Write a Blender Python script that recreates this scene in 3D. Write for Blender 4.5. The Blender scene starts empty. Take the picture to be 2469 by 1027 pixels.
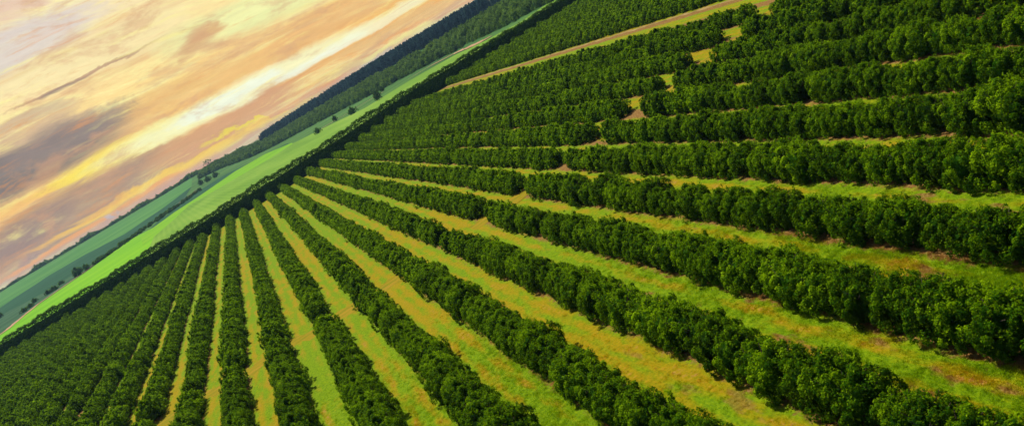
import bpy, math, random
import numpy as np
from mathutils import Vector, Matrix
random.seed(7); rng = np.random.default_rng(7)
sc = bpy.context.scene
COL = sc.collection

# ------------------------------------------------------------------ camera
FPX = 2000.0; TH = math.radians(31); CX, CY, H, VH, UVP = 1234.5, 513.5, 28.0, 600.0, 281.0
def lv(x, y): return x*math.cos(TH)-y*math.sin(TH), x*math.sin(TH)+y*math.cos(TH)
UC, VC = lv(CX, CY)
PITCH = math.atan((VC-VH)/FPX); YAW = math.atan((UC-UVP)/math.hypot(FPX, VC-VH))
Fh = np.array([math.sin(YAW), math.cos(YAW), 0]); Rh = np.array([math.cos(YAW), -math.sin(YAW), 0]); Uh = np.array([0, 0, 1.])
FW = Fh*math.cos(PITCH)-Uh*math.sin(PITCH); UP = Fh*math.sin(PITCH)+Uh*math.cos(PITCH)
def ray(x, y):
    u, v = lv(x, y); return FW*FPX+Rh*(u-UC)-UP*(v-VC)
def proj(x, y, z):
    dx, dy, dz = x, y, z-H
    a = dx*FW[0]+dy*FW[1]+dz*FW[2]
    b = dx*Rh[0]+dy*Rh[1]; c = dx*UP[0]+dy*UP[1]+dz*UP[2]
    if a < 1: return None
    u = UC+FPX*b/a; v = VC-FPX*c/a
    return u*math.cos(TH)+v*math.sin(TH), -u*math.sin(TH)+v*math.cos(TH), a
cam = bpy.data.cameras.new('camera'); camo = bpy.data.objects.new('camera', cam); COL.objects.link(camo)
cam.sensor_width = 36; cam.lens = 36*FPX/2469; cam.clip_start = 0.5; cam.clip_end = 12000
rx = Rh*math.cos(TH)-UP*math.sin(TH); ry = Rh*math.sin(TH)+UP*math.cos(TH); rz = -FW
camo.matrix_world = Matrix(((rx[0], ry[0], rz[0], 0), (rx[1], ry[1], rz[1], 0), (rx[2], ry[2], rz[2], H), (0, 0, 0, 1)))
sc.camera = camo
sc.view_settings.view_transform = 'Standard'; sc.view_settings.look = 'None'
sc.view_settings.exposure = 0.0; sc.view_settings.gamma = 1.0

# ------------------------------------------------------------------ terrain
def S(t): t = min(1.0, max(0.0, t)); return t*t*(3-2*t)
def interp(x, pts):
    if x <= pts[0][0]: return pts[0][1]
    for (a, b), (c, d) in zip(pts, pts[1:]):
        if x <= c: return b+(d-b)*(x-a)/(c-a)
    return pts[-1][1]
EDGE = [(-22, 1600), (35, 1438), (100, 1290), (163, 1041), (222, 828), (237, 700), (245, 560), (300, 470), (420, 440)]
def gz(x, y):
    z = (.5*S((x-12)/25)+2.1*S((x-38)/60))*(1-S((y-430)/300))
    zl = 24*S((y-1080)/1000)
    ye = interp(x, EDGE)
    zr = 5*S((y-ye)/350)+6*S((y-ye-350)/500)+ 3*S((y-ye-30)/120)
    k = S((x+60)/160)
    w = 0.5*math.sin(x*.011+1)*math.sin(y*.007)*S((y-500)/400)
    far = 1-S((y-2300)/900)*.8
    return z+((1-k)*zl+k*zr+w)*far
def at(px, py, zo=0.0):
    d = ray(px, py); d = d/np.linalg.norm(d); t = 20.0
    while t < 6000:
        p = d*t
        if p[2]+H <= gz(p[0], p[1])+zo:
            lo, hi = t-max(1, t*.01), t
            for _ in range(30):
                m = (lo+hi)/2; q = d*m
                if q[2]+H <= gz(q[0], q[1])+zo: hi = m
                else: lo = m
            p = d*hi; return float(p[0]), float(p[1])
        t += max(1, t*.01)
    p = d*3000; return float(p[0]), float(p[1])

# ------------------------------------------------------------------ nodes
def lin(c):
    return tuple(((v/255)/12.92 if v/255 <= .04045 else ((v/255+.055)/1.055)**2.4) for v in c)+(1,)
class N:
    def __init__(s, tree): s.t = tree; tree.nodes.clear()
    def n(s, typ, **kw):
        nd = s.t.nodes.new(typ)
        for k, v in kw.items():
            if k in ('i',):
                for kk, vv in v.items():
                    if isinstance(vv, bpy.types.NodeSocket): s.t.links.new(vv, nd.inputs[kk])
                    else: nd.inputs[kk].default_value = vv
            else: setattr(nd, k, v)
        return nd
    def m(s, op, a, b=0.0, c=0.0, clamp=False):
        nd = s.n('ShaderNodeMath', operation=op, i={0: a, 1: b, 2: c}); nd.use_clamp = clamp; return nd.outputs[0]
    def dot(s, a, b): return s.n('ShaderNodeVectorMath', operation='DOT_PRODUCT', i={0: a, 1: b}).outputs['Value']
    def xyz(s, x, y, z=0.0): return s.n('ShaderNodeCombineXYZ', i={0: x, 1: y, 2: z}).outputs[0]
    def sep(s, v): return s.n('ShaderNodeSeparateXYZ', i={0: v}).outputs
    def noise(s, vec, scale, detail=3, rough=.5, dist=0.0, col=False):
        nd = s.n('ShaderNodeTexNoise', i={'Vector': vec, 'Scale': scale, 'Detail': detail, 'Roughness': rough, 'Distortion': dist})
        return nd.outputs['Color' if col else 'Fac']
    def mix(s, fac, a, b, bt='MIX'):
        nd = s.n('ShaderNodeMix', data_type='RGBA', blend_type=bt)
        for k, v in ((0, fac), (6, a), (7, b)):
            if isinstance(v, bpy.types.NodeSocket): s.t.links.new(v, nd.inputs[k])
            else: nd.inputs[k].default_value = v
        return nd.outputs[2]
    def mr(s, v, a, b, c=0.0, d=1.0, smooth=True):
        nd = s.n('ShaderNodeMapRange', i={0: v, 1: a, 2: b, 3: c, 4: d}); nd.interpolation_type = 'SMOOTHSTEP' if smooth else 'LINEAR'
        return nd.outputs[0]
    def ramp(s, fac, stops):
        nd = s.n('ShaderNodeValToRGB', i={0: fac}); e = nd.color_ramp.elements
        while len(e) < len(stops): e.new(.5)
        for el, (p, c) in zip(e, stops): el.position = p; el.color = c
        return nd.outputs[0]
def mat(name):
    m = bpy.data.materials.new(name); m.use_nodes = True; return m, N(m.node_tree)
def diffuse_out(n, col, rough=.95, bump=None, bstr=.5, bdist=.05, spec=.1):
    b = n.n('ShaderNodeBsdfPrincipled', i={'Base Color': col, 'Roughness': rough, 'Specular IOR Level': spec})
    if bump is not None:
        bn = n.n('ShaderNodeBump', i={'Height': bump, 'Strength': bstr, 'Distance': bdist}); n.t.links.new(bn.outputs[0], b.inputs['Normal'])
    o = n.n('ShaderNodeOutputMaterial'); n.t.links.new(b.outputs[0], o.inputs[0])

ROW0, RSP = 4.9, 7.15
def leaf_mat(name, dark, mid, light, transl=.25, vscale=.25, spec=.35, rough=.45, OIV=.32):
    m, n = mat(name)
    tint = n.n('ShaderNodeAttribute', attribute_name='tint').outputs['Fac']
    oi = n.n('ShaderNodeObjectInfo').outputs['Random']
    geo = n.n('ShaderNodeNewGeometry').outputs['Position']
    big = n.noise(geo, vscale, 2)
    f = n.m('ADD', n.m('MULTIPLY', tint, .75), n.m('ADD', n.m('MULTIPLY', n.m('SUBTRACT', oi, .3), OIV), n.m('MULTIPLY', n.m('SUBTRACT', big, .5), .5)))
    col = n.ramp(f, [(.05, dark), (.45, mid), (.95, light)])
    b = n.n('ShaderNodeBsdfPrincipled', i={'Base Color': col, 'Roughness': rough, 'Specular IOR Level': spec})
    tcol = n.mix(.5, col, (light[0]*1.3, light[1]*1.5, light[2]*.3, 1))
    t = n.n('ShaderNodeBsdfTranslucent', i={'Color': tcol})
    mx = n.n('ShaderNodeMixShader', i={0: transl, 1: b.outputs[0], 2: t.outputs[0]})
    o = n.n('ShaderNodeOutputMaterial', i={0: mx.outputs[0]})
    return m
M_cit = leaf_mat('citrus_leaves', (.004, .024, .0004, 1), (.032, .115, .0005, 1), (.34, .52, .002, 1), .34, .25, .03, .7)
M_hedge = leaf_mat('hedge_leaves', (.004, .018, .003, 1), (.026, .098, .005, 1), (.19, .33, .006, 1), .2, .25, .05, .7)
M_for = leaf_mat('forest_leaves', (.010, .036, .016, 1), (.070, .160, .034, 1), (.22, .33, .06, 1), .35, .02, .05, .8, .5)
M_plan = leaf_mat('plantation_leaves_hazed', (.006, .024, .055, 1), (.016, .060, .105, 1), (.06, .13, .12, 1), .2, .02, .05, .8, .5)  # blue haze and shade on the far trees are put into these leaf colours
def bark_mat():
    m, n = mat('bark'); tc = n.n('ShaderNodeTexCoord').outputs['Object']
    nz = n.noise(tc, 9, 4)
    diffuse_out(n, n.ramp(nz, [(.3, (.05, .035, .022, 1)), (.7, (.16, .12, .08, 1))]), bump=nz, bstr=.6, bdist=.02); return m
M_bark = bark_mat()

def ground_colour(n):
    P = n.n('ShaderNodeNewGeometry').outputs['Position']; sx, sy, sz = n.sep(P)[:3]
    warp = n.m('MULTIPLY', n.m('SUBTRACT', n.noise(P, .35, 3), .5), 1.6)
    xr = n.m('ADD', sx, warp)
    ph = n.m('FRACT', n.m('ADD', n.m('DIVIDE', n.m('SUBTRACT', xr, ROW0), RSP), 100.5))
    d = n.m('MULTIPLY', n.m('ABSOLUTE', n.m('SUBTRACT', ph, .5)), RSP)   # metres from row centre line
    stretch = n.xyz(n.m('MULTIPLY', sx, 1.0), n.m('MULTIPLY', sy, .28))
    a = n.noise(stretch, .55, 5, .6); b_ = n.noise(P, 2.6, 5, .65); c = n.noise(P, .12, 3); e = n.noise(stretch, 7.0, 4, .7); g = n.noise(P, .035, 2)
    rid = n.m('MODULO', n.m('ADD', n.m('FLOOR', n.m('DIVIDE', n.m('SUBTRACT', sx, ROW0), RSP)), 200.0), 7.0)
    rn = n.noise(n.xyz(n.m('MULTIPLY', rid, 13.7), n.m('MULTIPLY', sy, .012)), 1.0, 1)
    grass = n.ramp(n.m('ADD', n.m('MULTIPLY', b_, .55), n.m('MULTIPLY', e, .5)), [(.36, (.095, .18, .001, 1)), (.52, (.175, .295, .001, 1)), (.68, (.285, .38, .002, 1))])
    yel = n.ramp(n.m('ADD', n.m('MULTIPLY', b_, .5), n.m('MULTIPLY', e, .5)), [(.38, (.24, .225, .001, 1)), (.52, (.37, .27, .002, 1)), (.66, (.47, .27, .012, 1))])
    # wheel-track bands dry the grass to yellow
    tr = n.m('ABSOLUTE', n.m('SUBTRACT', d, 2.75))
    band = n.mr(tr, .75, 0.1)
    yf = n.mr(n.m('ADD', n.m('ADD', n.m('MULTIPLY', a, .85), n.m('MULTIPLY', rn, .55)), n.m('MULTIPLY', band, .13)), .66, .94)
    col = n.mix(yf, grass, yel)
    tan = n.ramp(b_, [(.35, (.26, .12, .03, 1)), (.6, (.44, .24, .08, 1))])
    tf = n.mr(n.m('ADD', n.m('MULTIPLY', a, .5), n.m('ADD', n.m('MULTIPLY', b_, .5), n.m('MULTIPLY', band, .05))), .60, .70)
    col = n.mix(n.m('MULTIPLY', tf, .6), col, tan)
    # litter and bare soil below the rows
    soil = n.ramp(n.noise(P, 4.0, 5, .7), [(.3, (.14, .060, .015, 1)), (.5, (.27, .14, .035, 1)), (.7, (.42, .27, .10, 1))])
    sf = n.mr(n.m('ADD', d, n.m('MULTIPLY', n.m('SUBTRACT', b_, .5), 2.4)), 1.9, 1.15)
    col = n.mix(sf, col, soil)
    # darker red bare patches in the lower right strip
    rp = n.mr(n.m('ADD', n.noise(n.xyz(sx, n.m('MULTIPLY', sy, .35)), .7, 4), n.mr(sy, 75, 25, 0.0, .14)), .66, .74)
    rp = n.m('MULTIPLY', rp, n.mr(sx, 9, 22))
    col = n.mix(n.m('MULTIPLY', rp, .85), col, soil)
    return col, b_, e
def orchard_ground():
    m, n = mat('orchard_ground'); col, b_, e = ground_colour(n)
    diffuse_out(n, col, bump=n.m('ADD', b_, e), bstr=.9, bdist=.12); return m
M_ground = orchard_ground()
def field_mat(name, c1, c2, c3, ang=0.0, sp=0.0, stripe=.0, fine=.6, mott=.02):
    m, n = mat(name)
    P = n.n('ShaderNodeNewGeometry').outputs['Position']; sx, sy, _ = n.sep(P)[:3]
    ca, sa = math.cos(ang), math.sin(ang)
    al = n.m('ADD', n.m('MULTIPLY', sx, ca), n.m('MULTIPLY', sy, sa)); ac = n.m('ADD', n.m('MULTIPLY', sx, -sa), n.m('MULTIPLY', sy, ca))
    big = n.noise(n.xyz(n.m('MULTIPLY', al, .25), ac), mott, 4, .6); fi = n.noise(P, fine, 4, .7)
    f = n.m('ADD', n.m('MULTIPLY', big, .75), n.m('MULTIPLY', fi, .25))
    if sp:
        st = n.m('MULTIPLY', n.m('SINE', n.m('ADD', n.m('MULTIPLY', ac, 2*math.pi/sp), n.m('MULTIPLY', n.noise(P, .03, 2), 3.0))), stripe)
        f = n.m('ADD', f, st)
    diffuse_out(n, n.ramp(f, [(.33, c1), (.5, c2), (.68, c3)]), bump=fi, bstr=.6, bdist=.3); return m

# ------------------------------------------------------------------ tagging + mesh helpers
def tag(o, label=None, cat=None, group=None, kind=None):
    if label: o['label'] = label
    if cat: o['category'] = cat
    if group: o['group'] = group
    if kind: o['kind'] = kind
    return o
def mesh_obj(name, me, parent=None, link=True):
    o = bpy.data.objects.new(name, me)
    if link: COL.objects.link(o)
    if parent: o.parent = parent
    return o
def empty(name, loc, link=True):
    o = bpy.data.objects.new(name, None); o.empty_display_size = .5; o.location = loc
    if link: COL.objects.link(o)
    return o

def axis_lines(fine_lo, fine_hi, fine, lo, hi):
    a = list(np.arange(fine_lo, fine_hi+.01, fine)); st = fine
    v = a[0]; left = []
    while v > lo: st = min(120, st*1.25); v -= st; left.append(max(v, lo))
    st = fine; v = a[-1]; right = []
    while v < hi: st = min(45 if v < 2400 else 250, st*1.25); v += st; right.append(min(v, hi))
    return left[::-1]+a+right
GX = axis_lines(-240, 420, 12, -3200, 4200); GY = axis_lines(-60, 480, 12, -900, 7000)
def grid_mesh(name, xs, ys, off=0.0):
    vs = [(x, y, gz(x, y)+off) for y in ys for x in xs]; nx = len(xs)
    fs = [(j*nx+i, j*nx+i+1, (j+1)*nx+i+1, (j+1)*nx+i) for j in range(len(ys)-1) for i in range(nx-1)]
    me = bpy.data.meshes.new(name); me.from_pydata(vs, [], fs); me.update(); return me
me = grid_mesh('ground', GX, GY); me.materials.append(M_ground)
tag(mesh_obj('ground', me), kind='structure')
import bmesh
def drape(name, poly, off, material, kind='structure'):
    """cut a convex polygon out of the terrain sheet and lift it by off"""
    x0 = min(p[0] for p in poly); x1 = max(p[0] for p in poly); y0 = min(p[1] for p in poly); y1 = max(p[1] for p in poly)
    xs = [v for i, v in enumerate(GX) if (GX[min(i+1, len(GX)-1)] >= x0 and GX[max(i-1, 0)] <= x1)]
    ys = [v for i, v in enumerate(GY) if (GY[min(i+1, len(GY)-1)] >= y0 and GY[max(i-1, 0)] <= y1)]
    me = grid_mesh(name, xs, ys, off); bm = bmesh.new(); bm.from_mesh(me)
    cx = sum(p[0] for p in poly)/len(poly); cy = sum(p[1] for p in poly)/len(poly)
    for a, b in zip(poly, poly[1:]+poly[:1]):
        nx, ny = b[1]-a[1], a[0]-b[0]
        if nx*(cx-a[0])+ny*(cy-a[1]) > 0: nx, ny = -nx, -ny
        if abs(nx)+abs(ny) < 1e-6: continue
        bmesh.ops.bisect_plane(bm, geom=bm.verts[:]+bm.edges[:]+bm.faces[:], plane_co=(a[0], a[1], 0), plane_no=(nx, ny, 0), clear_outer=True)
    bm.to_mesh(me); bm.free(); me.materials.append(material)
    o = mesh_obj(name, me); tag(o, kind=kind); return o
def ribbon(name, pts, widths, off, material, sub=6, jitter=0.0):
    """a path strip laid over the terrain"""
    P = []
    for (a, b) in zip(pts, pts[1:]):
        L = math.hypot(b[0]-a[0], b[1]-a[1]); k = max(1, int(L/sub))
        for i in range(k): P.append((a[0]+(b[0]-a[0])*i/k, a[1]+(b[1]-a[1])*i/k))
    P.append(pts[-1]); vs = []; fs = []
    for i, p in enumerate(P):
        q = P[min(i+1, len(P)-1)]; r = P[max(i-1, 0)]; dx, dy = q[0]-r[0], q[1]-r[1]; l = math.hypot(dx, dy) or 1
        t = i/(len(P)-1); w = widths[0]+(widths[1]-widths[0])*t
        for k in range(4):
            s = (k/3-.5)*w+(random.uniform(-1, 1)*jitter if k in (0, 3) else 0)
            x, y = p[0]-dy/l*s, p[1]+dx/l*s; vs.append((x, y, gz(x, y)+off))
        if i: 
            for k in range(3): fs.append((4*i-4+k, 4*i-4+k+1, 4*i+k+1, 4*i+k)[::-1])
    me = bpy.data.meshes.new(name); me.from_pydata(vs, [], fs); me.update(); me.materials.append(material)
    o = mesh_obj(name, me); tag(o, kind='structure'); return o

# ------------------------------------------------------------------ fields beyond the hedge
c = lambda r, g, b: (r, g, b, 1)
M_fbright = field_mat('bright_crop', c(.11, .34, .002), c(.155, .43, .002), c(.23, .50, .003), .3)
M_fstripe = field_mat('striped_crop', c(.11, .25, .016), c(.165, .33, .026), c(.24, .39, .045), math.radians(95), 4.5, .04)
M_flime = field_mat('lime_crop', c(.11, .32, .004), c(.165, .41, .004), c(.24, .46, .01), .2)
M_fdark = field_mat('dark_crop_and_shadow', c(.006, .062, .024), c(.010, .082, .032), c(.02, .11, .04), .1)  # colours a dark crop strip and also the painted shadow band at left
M_fteal = field_mat('grey_green_pasture', c(.018, .075, .03), c(.03, .105, .042), c(.06, .14, .06), .1)
M_fmid = field_mat('mid_green_crop', c(.04, .17, .03), c(.065, .23, .04), c(.11, .28, .06), .05, 45, .10)
M_flow = field_mat('far_pasture', c(.03, .10, .02), c(.06, .17, .03), c(.12, .24, .04), .1)
M_track = field_mat('dirt_track', c(.30, .16, .08), c(.50, .30, .17), c(.66, .46, .30), .1, 0, 0, 1.5, .3)
M_path = field_mat('worn_path', c(.20, .21, .004), c(.31, .235, .006), c(.40, .25, .02), 0, 1.9, .07, 2.2, .8)
M_road = field_mat('farm_road', c(.22, .15, .04), c(.36, .24, .08), c(.46, .33, .14), .1, 0, 0, 1.5, .3)
M_scrub = field_mat('dry_scrub', c(.06, .045, .03), c(.11, .07, .045), c(.16, .11, .06), .1)
def pp(*pts): return [at(*p) for p in pts]
# base pasture sheet covers everything beyond the hedge
drape('far_pasture', [(-3000, 460), (-160, 446), (-80, 432), (160, 392), (420, 360), (1500, 340), (3900, 340), (3900, 3900), (-3000, 3900)], .02, M_flow)
def pv(x, v=724): return (x, (v-x*math.sin(TH))/math.cos(TH))
def strip(name, top, bot, off, material):
    """a field given by its far and near edges, draped piece by piece into one sheet"""
    T, Bt = pp(*top), pp(*bot); vs = []; fs = []
    for k in range(len(T)-1):
        n_ = 10; m_ = max(4, int(math.dist(T[k], T[k+1])/14))
        for a in range(n_):
            for b in range(m_):
                q = []
                for (da, db) in ((0, 0), (1, 0), (1, 1), (0, 1)):
                    u_, w_ = (a+da)/n_, (b+db)/m_
                    tx, ty = T[k][0]+(T[k+1][0]-T[k][0])*w_, T[k][1]+(T[k+1][1]-T[k][1])*w_
                    bx, by = Bt[k][0]+(Bt[k+1][0]-Bt[k][0])*w_, Bt[k][1]+(Bt[k+1][1]-Bt[k][1])*w_
                    x, y = bx+(tx-bx)*u_, by+(ty-by)*u_; q.append(len(vs)); vs.append((x, y, gz(x, y)+off))
                fs.append(q)
    me = bpy.data.meshes.new(name); me.from_pydata(vs, [], fs); bm = bmesh.new(); bm.from_mesh(me); bmesh.ops.remove_doubles(bm, verts=bm.verts, dist=.01)
    bmesh.ops.recalc_face_normals(bm, faces=bm.faces)
    if sum(f.normal.z for f in bm.faces) < 0: bmesh.ops.reverse_faces(bm, faces=bm.faces)
    bm.to_mesh(me); bm.free(); me.materials.append(material); o = mesh_obj(name, me); tag(o, kind='structure'); return o
strip('field', [(-60, 850), (14, 799), (93, 735), (206, 657), (316, 577), (392, 538)], [pv(-60), pv(20), pv(100), pv(200), pv(290), pv(375)], .30, M_fbright)
strip('field', [(376, 560), (456, 493), (570, 430), (643, 388), (706, 347), (800, 300), (880, 262), (985, 197), (1100, 133), (1170, 100), (1250, 58), (1340, -4), (1420, -60)],
      [pv(345), pv(420), pv(520), pv(600), pv(680), pv(770), pv(860), pv(960), pv(1060), pv(1150), pv(1240), pv(1340), pv(1430)], .35, M_fstripe)
lt = [(340, 572), (376, 545), (420, 513), (480, 474), (570, 412), (640, 372), (704, 345)]
strip('field', lt, [(345, 592), (376, 568), (420, 530), (456, 496), (570, 430), (643, 388), (706, 348)], .40, M_flime)
strip('field', [(380, 535), (400, 520), (440, 490), (479, 461), (546, 420), (619, 383), (690, 347)], lt, .25, M_fdark)
te = [(-60, 800), (0, 761), (117, 700), (210, 642), (300, 582), (400, 512), (450, 470)]
db = [(-60, 780), (0, 742), (117, 665), (194, 620), (300, 565), (400, 497), (462, 450)]
strip('field', te, [(-60, 848), (14, 797), (93, 732), (206, 653), (316, 574), (374, 535), (452, 478)], .20, M_fteal)
strip('field', db, te, .28, M_fdark)  # shadow band across the left fields, painted as a dark green sheet
strip('field', [(-60, 745), (0, 708), (117, 630), (194, 583), (300, 520), (400, 457), (480, 410)], db, .24, M_fmid)
# dirt tracks
ribbon('dirt_track', pp((-60, 850), (14, 798), (93, 733), (145, 697), (206, 655)), (7, 5), .5, M_track, 10, 1)
ribbon('dirt_track', pp((206, 655), (250, 622), (316, 573), (374, 534), (479, 455)), (8, 9), .5, M_scrub, 14, 3)
ribbon('dirt_track', pp((775, 311), (812, 290), (880, 249), (925, 222)), (3, 3), .5, M_track, 10, 1)
ribbon('dirt_track', pp((985, 192), (1030, 165), (1100, 128), (1170, 98)), (3, 12), .5, M_track, 10, 2)
# orchard road and the cross path
ribbon('farm_road', [(99.3, -40), (99.3, 200), (99.1, 300), (98.9, 384)], (1.1, 1.1), .012, M_road, 3, .5)
def cy_(x): return interp(x, [(-170, 152), (-60, 134), (-27, 128.5), (-12, 124.3), (1.4, 121.3), (16, 120.3), (31, 118.6), (45, 116.8), (92, 117.5), (140, 118)])
ribbon('path', [(x, cy_(x)) for x in range(-150, 90, 3)], (4.8, 4.8), .008, M_path, 1.5, 1.3)

# ------------------------------------------------------------------ foliage
def leaves(cent, nrm, size, tint, aspect=.62):
    """diamond leaves as a vertex array"""
    k = len(cent); t = rng.normal(size=(k, 3)); t -= (t*nrm).sum(1)[:, None]*nrm; t /= np.linalg.norm(t, axis=1)[:, None]+1e-9
    b = np.cross(nrm, t); s = size[:, None]; w = s*aspect
    fold = nrm*s*.18
    V = np.stack([cent-t*s*.5, cent+b*w*.5+fold, cent+t*s*.5, cent-b*w*.5+fold], 1).reshape(-1, 3)
    return V, np.repeat(tint, 4)
def leaf_mesh(name, parts, material):
    V = np.concatenate([p[0] for p in parts]); T = np.concatenate([p[1] for p in parts]); k = len(V)//4
    me = bpy.data.meshes.new(name); me.vertices.add(len(V)); me.vertices.foreach_set('co', V.astype(np.float32).ravel())
    me.loops.add(len(V)); me.loops.foreach_set('vertex_index', np.arange(len(V), dtype=np.int32))
    me.polygons.add(k); me.polygons.foreach_set('loop_start', np.arange(0, len(V), 4, dtype=np.int32))
    me.polygons.foreach_set('loop_total', np.full(k, 4, dtype=np.int32)); me.update(calc_edges=True)
    a = me.attributes.new('tint', 'FLOAT', 'POINT'); a.data.foreach_set('value', T.astype(np.float32)); me.materials.append(material); return me
def unit(v): return v/(np.linalg.norm(v, axis=-1, keepdims=True)+1e-9)
def crown(name, material, R, Hh, z0, nc, nl, leaf, rc, prof=2.6, lump=.16, shoots=0, inner=.35, innerleaf=None, ry=1.0, CE=.55):
    """leaf clumps spread over a lobed dome, plus a looser inner layer"""
    ph = rng.uniform(0, 6.28, 6); parts = []
    def env(th, t):   # radius fraction at height fraction t
        base = max(0.0, (1-abs(2*t**.8-.86)**prof*.95))**CE if t < .999 else .1
        return R*base*(1+lump*math.sin(3*th+ph[0])+lump*.7*math.sin(5*th+ph[1]+4*t)+lump*.5*math.sin(2*th+9*t+ph[2]))
    cen = []; golden = 2.399
    for i in range(nc):
        t = min(1.0, ((i+.5)/nc)**.85+rng.normal()*.02); t = max(0.02, t); th = i*golden+rng.normal()*.25
        r = env(th, t)*(1.0 if rng.random() < .72 or t < .85 else rng.random())
        if t > .9: r *= rng.random()**.5
        cen.append((r*math.cos(th), r*math.sin(th)*ry, z0+(Hh-z0)*t))
    cen = np.array(cen); mid = np.array([0, 0, z0+(Hh-z0)*.45])
    for cc in cen:
        rr = rc*rng.uniform(.7, 1.25); k = int(nl*rng.uniform(.7, 1.3))
        out = unit(cc-mid+np.array([0, 0, .25*Hh])*0.5)
        d = unit(rng.normal(size=(k, 3))+out*.9)
        pos = cc+d*rr*rng.uniform(.55, 1.05, size=(k, 1))*np.array([.85, .85, 1.15])
        nr = unit(d+rng.normal(size=(k, 3))*.55+np.array([0, 0, .25]))
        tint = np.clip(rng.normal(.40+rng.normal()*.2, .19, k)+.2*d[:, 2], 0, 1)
        pos[:, 2] = np.maximum(pos[:, 2], .05)
        parts.append(leaves(pos, nr, leaf*rng.uniform(.7, 1.3, k), tint))
    k = int(nc*nl*inner*.4); th = rng.uniform(0, 6.28, k); t = rng.uniform(0, .93, k)
    r = np.array([env(a, b) for a, b in zip(th, t)])*.78
    pos = np.stack([r*np.cos(th), r*np.sin(th)*ry, z0+(Hh-z0)*t*.95], 1)
    nr = unit(pos-mid+rng.normal(size=(k, 3))*.4)
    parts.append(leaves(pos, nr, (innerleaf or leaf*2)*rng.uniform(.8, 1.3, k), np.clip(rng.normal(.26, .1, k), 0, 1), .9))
    for _ in range(shoots):
        a = rng.uniform(0, 6.28); q = R*.75*rng.random()**.5; base = np.array([q*math.cos(a), q*math.sin(a)*ry, Hh*rng.uniform(.86, .98)])
        L = rng.uniform(.25, .75)*Hh/3.6; dirn = unit(np.array([rng.normal()*.35, rng.normal()*.35, 1])); kk = 16
        s = rng.uniform(0, 1, (kk, 1)); pos = base+dirn*s*L+rng.normal(size=(kk, 3))*.06*Hh/3.6
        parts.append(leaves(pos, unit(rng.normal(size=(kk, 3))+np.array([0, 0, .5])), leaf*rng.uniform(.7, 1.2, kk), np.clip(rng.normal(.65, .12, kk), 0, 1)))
    return leaf_mesh(name, parts, material)
def tube(bm, p0, p1, r0, r1, seg=7):
    p0, p1 = Vector(p0), Vector(p1); d = (p1-p0).normalized(); s = d.orthogonal().normalized(); t = d.cross(s)
    rings = []
    for p, r in ((p0, r0), (p1, r1)):
        rings.append([bm.verts.new(p+(s*math.cos(a)+t*math.sin(a))*r) for a in [2*math.pi*i/seg for i in range(seg)]])
    for i in range(seg): bm.faces.new((rings[0][i], rings[0][(i+1) % seg], rings[1][(i+1) % seg], rings[1][i]))
    bm.faces.new(rings[1])
def trunk_mesh(name, h, r, spread, nlimb=5):
    bm = bmesh.new(); f = h*.3
    tube(bm, (0, 0, -.15), (r*.2, 0, f*.5), r*1.35, r); tube(bm, (r*.2, 0, f*.5), (0, r*.2, f), r, r*.85)
    for i in range(nlimb):
        a = i*2*math.pi/nlimb+random.uniform(-.3, .3); e = (math.cos(a)*spread*.55, math.sin(a)*spread*.55, h*random.uniform(.5, .62))
        tube(bm, (0, r*.2, f*.95), e, r*.6, r*.35)
        for s in (-1, 1):
            a2 = a+s*.45; tube(bm, e, (math.cos(a2)*spread*.85, math.sin(a2)*spread*.85, h*random.uniform(.68, .85)), r*.33, r*.12, 5)
    tube(bm, (0, r*.2, f*.95), (0, 0, h*.85), r*.6, r*.15)
    me = bpy.data.meshes.new(name); bm.to_mesh(me); bm.free(); me.materials.append(M_bark); return me

# citrus trees: eight detailed crowns, six lighter ones for distance
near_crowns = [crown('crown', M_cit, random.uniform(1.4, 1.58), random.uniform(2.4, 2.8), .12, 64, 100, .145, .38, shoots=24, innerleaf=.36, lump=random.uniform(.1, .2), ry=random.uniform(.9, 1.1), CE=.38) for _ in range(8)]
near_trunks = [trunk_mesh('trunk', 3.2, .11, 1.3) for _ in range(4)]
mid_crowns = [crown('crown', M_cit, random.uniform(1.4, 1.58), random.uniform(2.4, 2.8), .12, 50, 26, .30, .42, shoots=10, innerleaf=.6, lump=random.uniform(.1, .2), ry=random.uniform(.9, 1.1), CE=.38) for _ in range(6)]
far_crowns = [crown('crown', M_cit, random.uniform(1.4, 1.58), random.uniform(2.4, 2.8), .12, 34, 12, .48, .42, shoots=2, innerleaf=.8, lump=.12, ry=1.1) for _ in range(5)]

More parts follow.
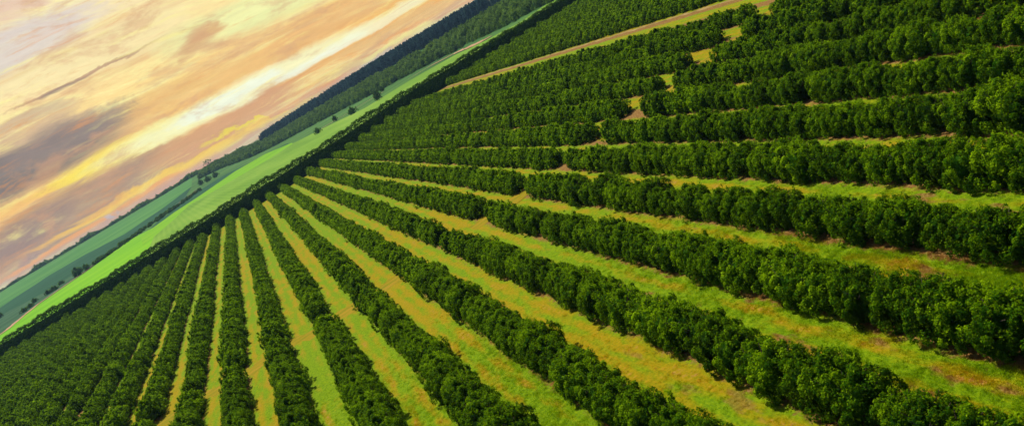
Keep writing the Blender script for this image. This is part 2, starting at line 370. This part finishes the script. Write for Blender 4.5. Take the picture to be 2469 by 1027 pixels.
def stuff(name, label, cat, meshes, pts, group=None):
    """pts: (x,y,z,rotz,scale,variant)"""
    coll = bpy.data.collections.new(name+'_kinds')
    for i, m_ in enumerate(meshes):
        coll.objects.link(bpy.data.objects.new('%s_kind_%02d' % (name, i), m_))
    A = np.array(pts, dtype=np.float32); me = bpy.data.meshes.new(name); me.vertices.add(len(A)); me.vertices.foreach_set('co', A[:, :3].ravel())
    r = me.attributes.new('rot', 'FLOAT_VECTOR', 'POINT'); R_ = np.zeros((len(A), 3), np.float32); R_[:, 2] = A[:, 3]; r.data.foreach_set('vector', R_.ravel())
    s = me.attributes.new('scl', 'FLOAT', 'POINT'); s.data.foreach_set('value', A[:, 4].copy())
    v = me.attributes.new('vi', 'INT', 'POINT'); v.data.foreach_set('value', A[:, 5].astype(np.int32))
    o = mesh_obj(name, me); tag(o, label, cat, group, 'stuff')
    g = bpy.data.node_groups.new(name, 'GeometryNodeTree')
    g.interface.new_socket('Geometry', in_out='INPUT', socket_type='NodeSocketGeometry'); g.interface.new_socket('Geometry', in_out='OUTPUT', socket_type='NodeSocketGeometry')
    nn = g.nodes; gi = nn.new('NodeGroupInput'); go = nn.new('NodeGroupOutput'); ip = nn.new('GeometryNodeInstanceOnPoints'); ci = nn.new('GeometryNodeCollectionInfo')
    ci.inputs[0].default_value = coll; ci.inputs['Separate Children'].default_value = True; ci.inputs['Reset Children'].default_value = True
    def attr(nm, t):
        a = nn.new('GeometryNodeInputNamedAttribute'); a.data_type = t; a.inputs[0].default_value = nm
        return [q for q in a.outputs if q.enabled and q.name == 'Attribute'][0]
    g.links.new(gi.outputs[0], ip.inputs['Points']); g.links.new(ci.outputs[0], ip.inputs['Instance']); ip.inputs['Pick Instance'].default_value = True
    g.links.new(attr('vi', 'INT'), ip.inputs['Instance Index'])
    e2r = nn.new('FunctionNodeEulerToRotation'); g.links.new(attr('rot', 'FLOAT_VECTOR'), e2r.inputs[0]); g.links.new(e2r.outputs[0], ip.inputs['Rotation'])
    g.links.new(attr('scl', 'FLOAT'), ip.inputs['Scale']); g.links.new(ip.outputs[0], go.inputs[0])
    md = o.modifiers.new('scatter', 'NODES'); md.node_group = g
    return o

# ------------------------------------------------------------------ orchard rows
HEDGE = [(-230, 462), (-150, 446), (-80, 432), (0, 419), (60, 402), (100, 388), (150, 379), (230, 370), (330, 362), (500, 350)]
def hy(x): return interp(x, HEDGE)
TSP = 2.2
trees = []      # (x, y, z, scale, row, depth, px, py)
for k in range(-25, 42):
    xr = ROW0+RSP*k
    if k == 12: continue
    if k > 12: xr += 4.3
    y = 12+random.random()*TSP; yend = hy(xr)-4.5
    while y < yend:
        x = xr+random.gauss(0, .2); yy = y+random.gauss(0, .22); y += TSP
        if abs(yy-cy_(xr)) < (3.6 if xr > 45 else 2.8) and xr < 93: continue
        if k == 4 and abs(yy-53.5) < 1.1: continue
        if random.random() < .006 and y > 95: continue
        p = proj(x, yy, 2.0+gz(x, yy))
        if p is None: continue
        px, py, a = p
        if not (-520 < px < 2469+620 and -420 < py < 1027+620): continue
        s = random.gauss(1.0, .08)*(1+.05*math.sin(yy*.05+k*2.1)); s = min(1.2, max(.78, s))
        if abs(yy-yend) < 2.5: s *= 1.06
        trees.append((x, yy, gz(x, yy)-.02, s, k, a, px, py))
vis = sorted([t for t in trees if -5 < t[6] < 2474 and -5 < t[7] < 1032], key=lambda t: t[5])[:300]
visset = {id(t) for t in vis}
ORD = ['', 'first', 'second', 'third', 'fourth', 'fifth', 'sixth', 'seventh', 'eighth', 'ninth', 'tenth', 'eleventh', 'twelfth', 'thirteenth', 'fourteenth', 'fifteenth', 'sixteenth', 'seventeenth', 'eighteenth', 'nineteenth', 'twentieth']
def ordn(i):
    if i <= 20: return ORD[i]
    t, u = divmod(i, 10); tens = {2: 'twenty', 3: 'thirty', 4: 'forty', 5: 'fifty', 6: 'sixty', 7: 'seventy'}[t]
    return (tens+'-'+ORD[u]) if u else tens[:-1]+'ieth'
rows = {}
for t in vis: rows.setdefault(t[4], []).append(t)
side = {}
for k, L in rows.items():
    L.sort(key=lambda t: t[5]); side[k] = 'right' if L[0][6] > 2469-140 and L[0][7] < 1027-45 else 'bottom'
rights = sorted([k for k in rows if side[k] == 'right']); bots = sorted([k for k in rows if side[k] == 'bottom'], reverse=True)
def place_tree(loc, rz, s, crown_me, trunk_me, label, cat, group, name='citrus_tree', zs=1.0):
    e = empty(name, loc); e.rotation_euler = (0, 0, rz); e.scale = (s, s, s*zs); tag(e, label, cat, group)
    mesh_obj('trunk', trunk_me, e); mesh_obj('crown', crown_me, e); return e
for k, L in rows.items():
    for i, t in enumerate(L, 1):
        big = 'tall' if t[3] > 1.05 else ('low' if t[3] < .93 else 'bushy')
        if side[k] == 'right': w = '%s citrus tree, %s from the right edge, %s row up from the lower right corner' % (big, ordn(i), ordn(rights.index(k)+1))
        else: w = '%s citrus tree, %s from the bottom edge, %s row left of the lower right corner' % (big, ordn(i), ordn(bots.index(k)+1))
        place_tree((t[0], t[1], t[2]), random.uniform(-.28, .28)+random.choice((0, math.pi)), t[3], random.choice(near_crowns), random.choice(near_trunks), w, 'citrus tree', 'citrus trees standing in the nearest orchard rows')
rest = [t for t in trees if id(t) not in visset]
near_s, pts = [], []
kinds = near_crowns[:4]+mid_crowns+far_crowns
for t in rest:
    d = t[5]
    vi = random.randrange(0, 4) if d < 70 else (random.randrange(4, 10) if d < 190 else random.randrange(10, 15))
    pts.append((t[0], t[1], t[2], random.uniform(-.28, .28)+random.choice((0, math.pi)), t[3], vi))
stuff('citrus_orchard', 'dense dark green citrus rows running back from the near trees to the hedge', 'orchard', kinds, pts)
print('trees', len(trees), 'stuff', len(pts), 'rows', {k: len(v) for k, v in rows.items()}, 'right', rights, 'bot', bots)

# ------------------------------------------------------------------ grass tufts near the camera
mg, ng = mat('grass_blades'); gcol, _, _ = ground_colour(ng); gcol = ng.mix(1.0, gcol, (1.55, 1.5, 1.3, 1), 'MULTIPLY'); gb = ng.n('ShaderNodeBsdfPrincipled', i={'Base Color': gcol, 'Roughness': .9, 'Specular IOR Level': .1})
gt = ng.n('ShaderNodeBsdfTranslucent', i={'Color': gcol}); gm = ng.n('ShaderNodeMixShader', i={0: .5, 1: gb.outputs[0], 2: gt.outputs[0]}); ng.n('ShaderNodeOutputMaterial', i={0: gm.outputs[0]})
def tuft(k, h, rad):
    V = []; F_ = []
    for _ in range(k):
        a = random.uniform(0, 6.28); q = rad*random.random()**.5; x, y = q*math.cos(a), q*math.sin(a); b = random.uniform(0, 6.28); w_ = random.uniform(.012, .025); hh = h*random.uniform(.5, 1.2); lx, ly = random.gauss(0, .35)*hh, random.gauss(0, .35)*hh
        i = len(V); V += [(x-w_*math.cos(b), y-w_*math.sin(b), -.01), (x+w_*math.cos(b), y+w_*math.sin(b), -.01), (x+lx, y+ly, hh)]; F_.append((i, i+1, i+2))
    me = bpy.data.meshes.new('tuft'); me.from_pydata(V, [], F_); me.materials.append(mg); return me
tk = [tuft(40, .07, .34), tuft(34, .10, .30), tuft(24, .17, .2), tuft(44, .06, .4)]
gp = []
for _ in range(130000):
    d_ = 28+72*random.random()**1.3; fx = random.uniform(-.75, .72); p_ = Fh*d_+Rh*fx*d_; x, y = float(p_[0]), float(p_[1])
    ph = ((x-ROW0)/RSP) % 1.0; q = min(ph, 1-ph)*RSP
    if q < 1.3 or random.random() > (1-S((d_-55)/45))*(.35+.65*S(.5+.5*math.sin(x*1.3+2*math.sin(y*.4))*math.sin(y*.31))): continue
    pr = proj(x, y, 0)
    if pr is None or not (-150 < pr[0] < 2620 and -100 < pr[1] < 1180): continue
    gp.append((x, y, gz(x, y), random.uniform(0, 6.28), random.uniform(.6, 1.25), random.choice((0, 0, 1, 3, 3, 2))))
stuff('grass', 'short yellow green grass growing in the lanes between the citrus rows', 'grass', tk, gp); print('grass', len(gp))

# ------------------------------------------------------------------ windbreak hedge
parts = []
nhl = 90000
hx = rng.uniform(-225, 260, nhl); t_ = rng.uniform(0, 1, nhl); sd = rng.choice([-1, 0, 1], nhl, p=[.5, .22, .28])
hb = np.array([hy(v) for v in hx]); gzv = np.array([gz(v, w) for v, w in zip(hx, hb)])
htop = np.interp(hx, [-230, -80, 60, 120, 260], [8.2, 8.2, 8.6, 7.2, 6.8])*(1+.03*np.sin(hx*.33)+.04*np.sin(hx*.11+1)+.03*np.sin(hx*.77+2)+.02*np.sin(hx*1.7))
wid = 2.3*(1-.35*t_**3)*(1+.05*np.sin(hx*.9)+.06*np.sin(hx*.37+t_*3))
yo = np.where(sd == 0, rng.uniform(-1, 1, nhl)*1.7, sd*wid); zz = np.where(sd == 0, htop*rng.uniform(.9, 1.05, nhl), t_*htop)
pos = np.stack([hx, hb+yo+rng.normal(0, .22, nhl), gzv+zz+.1], 1)
nr = unit(np.stack([rng.normal(0, .4, nhl), sd+rng.normal(0, .4, nhl), np.where(sd == 0, 1.0, .25)+rng.normal(0, .3, nhl)], 1))
tint = np.clip(rng.normal(.38, .17, nhl)+.08*np.sin(hx*.9)*np.sin(hx*.23+zz), 0, 1)
parts.append(leaves(pos, nr, rng.uniform(.4, .7, nhl), tint, .8))
kk = 9000   # loose shoots along the crest
hx2 = rng.uniform(-225, 260, kk); p2 = np.stack([hx2, np.array([hy(v) for v in hx2])+rng.normal(0, 1.1, kk), np.interp(hx2, hx[np.argsort(hx)], (gzv+htop)[np.argsort(hx)])+rng.uniform(0, .9, kk)*(.5+.5*np.sin(hx2*2.3))], 1)
parts.append(leaves(p2, unit(rng.normal(size=(kk, 3))), rng.uniform(.35, .6, kk), np.clip(rng.normal(.6, .15, kk), 0, 1), .7))
# foliage core so that no daylight shows through a dense hedge
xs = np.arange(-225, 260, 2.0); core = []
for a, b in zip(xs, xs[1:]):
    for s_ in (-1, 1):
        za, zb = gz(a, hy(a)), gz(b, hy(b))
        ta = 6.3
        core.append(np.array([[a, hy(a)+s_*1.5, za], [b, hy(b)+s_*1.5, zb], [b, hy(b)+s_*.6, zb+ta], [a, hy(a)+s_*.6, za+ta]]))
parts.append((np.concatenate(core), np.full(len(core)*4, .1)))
tag(mesh_obj('hedge', leaf_mesh('hedge', parts, M_hedge)), 'tall dark windbreak hedge running along the far ends of the citrus rows', 'hedge')

# ------------------------------------------------------------------ far trees
def tree_protos(material, n, R, Hh, z0, nc, nl, leaf, rc, **kw):
    return [crown('crown', material, R*random.uniform(.9, 1.1), Hh*random.uniform(.9, 1.12), z0, nc, nl, leaf, rc, **kw) for _ in range(n)]
for_k = tree_protos(M_for, 5, 4.6, 8.5, .2, 26, 12, 1.25, 1.5, lump=.15, inner=.5, innerleaf=2.4)
plan_k = tree_protos(M_plan, 4, 3.6, 18, .2, 34, 12, 1.35, 1.5, lump=.12, inner=.6, innerleaf=2.6)
def pin(p, poly):
    ins = False; x, y = p
    for (a, b), (c_, d) in zip(poly, poly[1:]+poly[:1]):
        if (b > y) != (d > y) and x < (c_-a)*(y-b)/(d-b)+a: ins = not ins
    return ins
def scatter(poly, step, jit, smin, smax, nk, cond=None):
    x0 = min(p[0] for p in poly); x1 = max(p[0] for p in poly); y0 = min(p[1] for p in poly); y1 = max(p[1] for p in poly); out = []
    y = y0
    while y < y1:
        x = x0
        while x < x1:
            a, b = x+random.uniform(-jit, jit), y+random.uniform(-jit, jit)
            if pin((a, b), poly) and (cond is None or cond(a, b)): 
                out.append((a, b, gz(a, b), random.uniform(0, 6.28), random.uniform(smin, smax), random.randrange(nk)))
            x += step
        y += step
    return out
# broad-leaved wood in front
front = [(-70, 1650), (-22, 1590), (35, 1438), (100, 1290), (163, 1041), (222, 828), (237, 700), (247, 560), (300, 470), (420, 440), (800, 440), (800, 1500), (250, 1700), (-60, 1850)]
fp = scatter(front, 6.8, 3.2, .45, 1.1, 5, lambda a, b: b < interp(a, EDGE)+400 and (proj(a, b, 8) or (0, 0))[0] > -200 and proj(a, b, 8)[1] > -160)
stuff('forest', 'mid green broad-leaved wood on the slope beyond the striped field', 'forest', for_k, fp)
# tall plantation behind it
A = lambda px, py, d: (float(ray(px, py)[0]/np.dot(ray(px, py), Fh)*d), float(ray(px, py)[1]/np.dot(ray(px, py), Fh)*d))
plant = [A(628, 338, 1640), A(760, 262, 1480), A(900, 175, 1330), A(1040, 90, 1190), A(1172, 20, 1080), A(1180, 8, 1300), A(1030, 90, 1500), A(860, 190, 1650), A(640, 320, 1850)]
def ground_h(x, y): return gz(x, y)
pl = scatter(plant, 5.6, 2.6, .68, 1.14, 4)
plant2 = [A(1192, 12, 1080), A(1330, -80, 950), A(1400, -100, 1100), A(1192, 0, 1350)]
pl += scatter(plant2, 5.2, 1.6, .85, 1.05, 4)
stuff('plantation', 'dark blue green forest wall rising behind the lighter wood', 'forest', plan_k, pl)
# line of trees along the skyline on the left
hl = []
for i in range(900):
    t = i/900; px = -160+t*800; py = 806-t*800*.608+(0)
    x, y = A(px, py, 2050+random.uniform(-30, 60)-t*200)
    k_ = .75+.35*math.sin(i*.07)*math.sin(i*.023+1)+(.35 if random.random() < .04 else 0)
    hl.append((x, y, gz(x, y), random.uniform(0, 6.28), random.uniform(.7, 1.1)*max(.45, k_), random.randrange(5)))
stuff('tree_line', 'thin dark line of distant trees along the left skyline', 'tree line', for_k, hl)
print('forest', len(fp), len(pl))

# single trees in and beside the fields
solo = {}
for nm, R_, Hh, z0 in (('round', 3.6, 6.4, .6), ('tall', 3.4, 8.5, 1.6)):
    solo[nm] = (crown('crown', M_hedge, R_, Hh, z0, 30, 22, .75, 1.1, lump=.28, inner=.5, innerleaf=1.6), trunk_mesh('trunk', Hh*.85, .3, R_*.7))
solo['open'] = (crown('crown', M_for, 5.2, 11, 6.2, 24, 16, .9, 1.2, lump=.25, inner=.05), trunk_mesh('trunk', 10, .45, 4))
solo['shrub'] = (crown('crown', M_hedge, 2.4, 2.8, .1, 22, 16, .6, .7, lump=.22, inner=.5, innerleaf=1.1), trunk_mesh('trunk', 2.4, .12, 1.6))
def solo_tree(px, py, kind, s, label, cat='tree', group=None, name='field_tree'):
    x, y = at(px, py); cm, tm = solo[kind]
    return place_tree((x, y, gz(x, y)), random.uniform(0, 6.28), s, cm, tm, label, cat, group, name)
G = 'trees scattered over the fields beyond the hedge'
solo_tree(769, 322, 'round', .85, 'round dark tree standing alone in the bright striped field', group=G)
solo_tree(811, 293, 'tall', .7, 'thin olive tree beside the narrow dirt line across the field', group=G)
solo_tree(853, 275, 'round', 1.0, 'largest round tree on the bright field, beside the dirt line', group=G)
solo_tree(915, 242, 'tall', .95, 'spreading green tree below the dark slim tree at the shaded strip', group=G)
solo_tree(924, 222, 'tall', .7, 'slim dark tree at the near end of the shaded strip', group=G)
solo_tree(192, 664, 'round', 1.35, 'big dark round tree beside the brown boundary line on the left', group=G)
solo_tree(211, 650, 'round', .95, 'small dark tree touching the big round one on its right', group=G)
solo_tree(118, 709, 'round', .7, 'low dark tree beside the dirt track at left', group=G)
solo_tree(133, 700, 'shrub', 1.6, 'small bush right of the low dark track tree', 'bush', group=G)
solo_tree(86, 729, 'round', .7, 'dark ragged tree between two bushes by the dirt track', group=G)
solo_tree(60, 752, 'shrub', 1.3, 'lowest dark bush beside the dirt track near the left edge', 'bush', group=G)
solo_tree(76, 740, 'shrub', 1.2, 'tiny bush below the ragged tree by the track', 'bush', group=G)
solo_tree(2, 766, 'round', 1.1, 'dark tree cut by the left edge of the picture', group=G)
solo_tree(150, 685, 'shrub', 1.3, 'brownish bush on the boundary line above the track', 'bush', group=G)
solo_tree(507, 402, 'open', 1.5, 'tall umbrella shaped tree rising above the skyline', group=G, name='umbrella_tree')
solo_tree(132, 612, 'tall', 1.5, 'dark tree sticking up from the left skyline', group=G, name='skyline_tree')
solo_tree(488, 447, 'tall', 1.1, 'dark tree at the tip of the wood beside the brown bare spot', group=G)
solo_tree(504, 437, 'round', 1.3, 'broad brownish tree next to the tip of the wood', group=G)
solo_tree(522, 427, 'round', 1.2, 'round tree joining the wood to the brown patch trees', group=G)
# scrub along the boundary line
sp = []
for i in range(150):
    t = random.random(); px = 225+t*260; py = 640-t*182+random.uniform(-3, 3); x, y = at(px, py)
    sp.append((x, y, gz(x, y), random.uniform(0, 6), random.uniform(.5, 1.3), 0))
stuff('boundary_scrub', 'low dark scrub along the brown boundary line between the far fields', 'scrub', [solo['shrub'][0]], sp)

# ------------------------------------------------------------------ air
bm = bmesh.new(); bmesh.ops.create_cube(bm, size=1.0); me = bpy.data.meshes.new('haze')
for v in bm.verts: v.co = (500+v.co.x*7440, 3050+v.co.y*7940, 28.5+v.co.z*63)
bm.to_mesh(me); bm.free(); hz = mesh_obj('haze', me); tag(hz, kind='stuff')
m_, n_ = mat('haze_air'); pv = n_.n('ShaderNodeVolumePrincipled', i={'Color': (.35, .62, 1, 1), 'Density': .00007, 'Anisotropy': .2})
ho = n_.n('ShaderNodeOutputMaterial'); n_.t.links.new(pv.outputs[0], ho.inputs['Volume']); me.materials.append(m_)

# ------------------------------------------------------------------ sun and sky
SUN_EL, SUN_AZ = math.radians(56), math.radians(-16)      # azimuth from +Y towards +X
sd_ = Vector((math.sin(SUN_AZ)*math.cos(SUN_EL), math.cos(SUN_AZ)*math.cos(SUN_EL), math.sin(SUN_EL)))
L = bpy.data.lights.new('sun', 'SUN'); L.energy = 4.5; L.angle = math.radians(.6); L.color = (1, .94, .80)
lo = bpy.data.objects.new('sun', L); COL.objects.link(lo); lo.rotation_euler = sd_.to_track_quat('Z', 'Y').to_euler(); lo.location = (0, 0, 200)
w = bpy.data.worlds.new('World'); sc.world = w; w.use_nodes = True; n = N(w.node_tree)
D = n.n('ShaderNodeTexCoord').outputs['Generated']
sky = n.n('ShaderNodeTexSky', sky_type='NISHITA'); sky.sun_disc = False; sky.sun_elevation = SUN_EL; sky.sun_rotation = SUN_AZ
fd = n.m('MAXIMUM', n.dot(D, tuple(Fh)), .08)
a_ = n.m('DIVIDE', n.dot(D, tuple(Rh)), fd); b_ = n.m('DIVIDE', n.sep(D)[2], fd)
def ab(px, py):
    r = ray(px, py); q = np.dot(r, Fh); return float(np.dot(r, Rh)/q), float(r[2]/q)
q_ = n.m('DIVIDE', b_, n.m('MAXIMUM', n.m('SUBTRACT', 1.05, a_), .25))     # streaks fan out from a point on the right horizon
sv = n.xyz(n.m('MULTIPLY', a_, 2.2), n.m('MULTIPLY', q_, 34.0))
n1 = n.noise(sv, 1.0, 8, .62, .9); n2 = n.noise(n.xyz(n.m('MULTIPLY', a_, 7.0), n.m('MULTIPLY', q_, 75.0), 3.3), 1.0, 9, .68, 1.2)
n3 = n.noise(n.xyz(n.m('MULTIPLY', a_, 5.0), n.m('MULTIPLY', b_, 9.0), 7.7), 1.6, 8, .62, .8)
wa = n.m('MULTIPLY', n.m('SUBTRACT', n3, .5), .12); wb = n.m('ADD', n.m('MULTIPLY', n.m('SUBTRACT', n1, .5), .025), n.m('MULTIPLY', n.m('SUBTRACT', n3, .5), .02))
aw = n.m('ADD', a_, wa); bw = n.m('ADD', b_, wb)
base = n.ramp(b_, [(0.0, lin((240, 160, 100))), (.03, lin((246, 180, 96))), (.10, lin((252, 218, 140))), (.2, lin((250, 230, 180))), (.30, lin((240, 214, 188)))])
col = n.mix(n.mr(n2, .42, .66, 0, .75), base, lin((255, 248, 172)))
col = n.mix(n.mr(n1, .52, .36, 0, .75), col, lin((238, 190, 138)))
def blob(col, p0, p1, hw, rgb, st, soft=1.0):
    a0, b0 = ab(*p0); a1, b1 = ab(*p1); L_ = math.hypot(a1-a0, b1-b0); ux, uy = (a1-a0)/L_, (b1-b0)/L_
    cx_, cy2 = (a0+a1)/2, (b0+b1)/2; dx = n.m('SUBTRACT', aw, cx_); dy = n.m('SUBTRACT', bw, cy2)
    s_ = n.m('DIVIDE', n.m('ADD', n.m('MULTIPLY', dx, ux), n.m('MULTIPLY', dy, uy)), L_/2)
    t_ = n.m('DIVIDE', n.m('ADD', n.m('MULTIPLY', dx, -uy), n.m('MULTIPLY', dy, ux)), hw/2050.0)
    s4 = n.m('POWER', n.m('ABSOLUTE', s_), 3.0); r_ = n.m('ADD', s4, n.m('MULTIPLY', t_, t_))
    r_ = n.m('ADD', r_, n.m('MULTIPLY', n.m('SUBTRACT', n2, .5), 2.6))
    return n.mix(n.mr(r_, 1.0+soft, .1, 0, st), col, lin(rgb))
B = [((-120, 190), (230, 10), 42, (220, 210, 206), .8, 1.2), ((-80, 60), (150, -60), 30, (232, 200, 180), .8, 1.0),
     ((380, 130), (760, -30), 34, (244, 250, 180), .8, 1.0), ((560, 90), (900, -70), 22, (240, 246, 175), .6, 1.0),
     ((20, 215), (420, 60), 40, (250, 234, 178), .7, 1.0),
     ((430, 135), (520, 72), 17, (222, 172, 122), .85, .8), ((18, 262), (345, 122), 4.5, (190, 152, 128), .85, .9), ((90, 235), (215, 183), 6, (150, 132, 125), .7, .8),
     ((250, 300), (760, 100), 30, (238, 192, 126), .8, 1.0), ((640, 130), (1010, -60), 27, (236, 186, 124), .85, 1.0),
     ((-80, 400), (230, 270), 30, (196, 166, 146), .75, 1.0), ((-130, 500), (290, 285), 46, (128, 122, 124), .95, 1.2), ((40, 390), (300, 262), 26, (158, 142, 134), .6, 1.3), ((-60, 330), (180, 240), 12, (190, 165, 148), .6, 1.2),
     ((-200, 740), (420, 372), 52, (178, 150, 130), .95, 1.2), ((-150, 690), (150, 520), 26, (150, 134, 134), .6, .8), ((330, 430), (730, 200), 28, (222, 170, 126), .95, .7),
     ((-160, 605), (330, 350), 13, (250, 200, 125), .95, .9), ((100, 470), (520, 258), 20, (255, 234, 100), .95, .9), ((250, 398), (840, 92), 20, (253, 253, 200), .9, 1.3), ((420, 305), (650, 190), 10, (246, 253, 230), .85, 1.2), ((640, 215), (860, 90), 9, (246, 253, 235), .7, 1.2),
     ((800, 118), (1040, -15), 11, (250, 252, 210), .7, 1.3), ((800, 150), (1120, -20), 12, (238, 196, 130), .8, .9),
     ((380, 435), (760, 232), 8, (255, 226, 96), .85, 1.2), ((500, 345), (640, 285), 4, (252, 236, 60), .7, 1.0), ((200, 520), (640, 310), 6, (252, 206, 104), .8, 1.1), ((60, 610), (420, 420), 7, (248, 200, 110), .6, .9),
     ((760, 210), (1150, 0), 9, (255, 244, 150), .8, .8), ((1010, 95), (1090, 55), 5, (190, 215, 215), .6, .8), ((880, 160), (1000, 100), 5, (205, 222, 205), .5, .8),
     ((-100, 735), (640, 305), 9, (238, 176, 124), .75, .9), ((30, 640), (110, 595), 7, (176, 146, 138), .8, .7), ((-60, 712), (430, 412), 5, (252, 176, 96), .8, 1.2), ((150, 560), (620, 300), 5, (255, 214, 90), .7, 1.2), ((256, 520), (282, 505), 8, (205, 190, 190), .9, .6)]
for (p0, p1, hw, rgb, st, sf) in B: col = blob(col, p0, p1, hw, rgb, st, sf)
n4 = n.noise(n.xyz(n.m('MULTIPLY', a_, 7.0), n.m('MULTIPLY', n.m('ADD', q_, n.m('MULTIPLY', wb, .5)), 95.0), 5.1), 1.0, 10, .70, .5)
n5 = n.noise(n.xyz(n.m('MULTIPLY', a_, 11.0), n.m('MULTIPLY', q_, 42.0), 1.1), 1.0, 10, .66, .3)
col = n.mix(n.mr(n4, .53, .70, 0, .55), col, lin((255, 244, 150)))
col = n.mix(n.mr(n4, .46, .30, 0, .55), col, lin((228, 158, 98)))
col = n.mix(n.mr(n5, .50, .36, 0, .5), col, lin((214, 164, 128)))
fine = n.m('ADD', .86, n.m('MULTIPLY', n1, .28))
n6 = n.noise(n.xyz(n.m('MULTIPLY', a_, 34.0), n.m('MULTIPLY', q_, 190.0), 9.1), 1.0, 8, .75, .4)
fine = n.m('MULTIPLY', fine, n.m('ADD', .86, n.m('MULTIPLY', n6, .28)))
col = n.mix(1.0, col, n.xyz(fine, fine, fine), 'MULTIPLY')
cloudy = n.n('ShaderNodeBackground', i={0: col, 1: 1.0})
clear = n.n('ShaderNodeBackground', i={0: sky.outputs[0], 1: .07})
# the lit cloud bank fills the low western sky only; overhead and behind it is clear blue
el = n.sep(D)[2]
mask = n.m('MULTIPLY', n.mr(el, .62, .34), n.mr(n.dot(D, tuple(Fh)), .05, .45))
mx = n.n('ShaderNodeMixShader', i={0: mask, 1: clear.outputs[0], 2: cloudy.outputs[0]})
n.n('ShaderNodeOutputWorld', i={0: mx.outputs[0]})
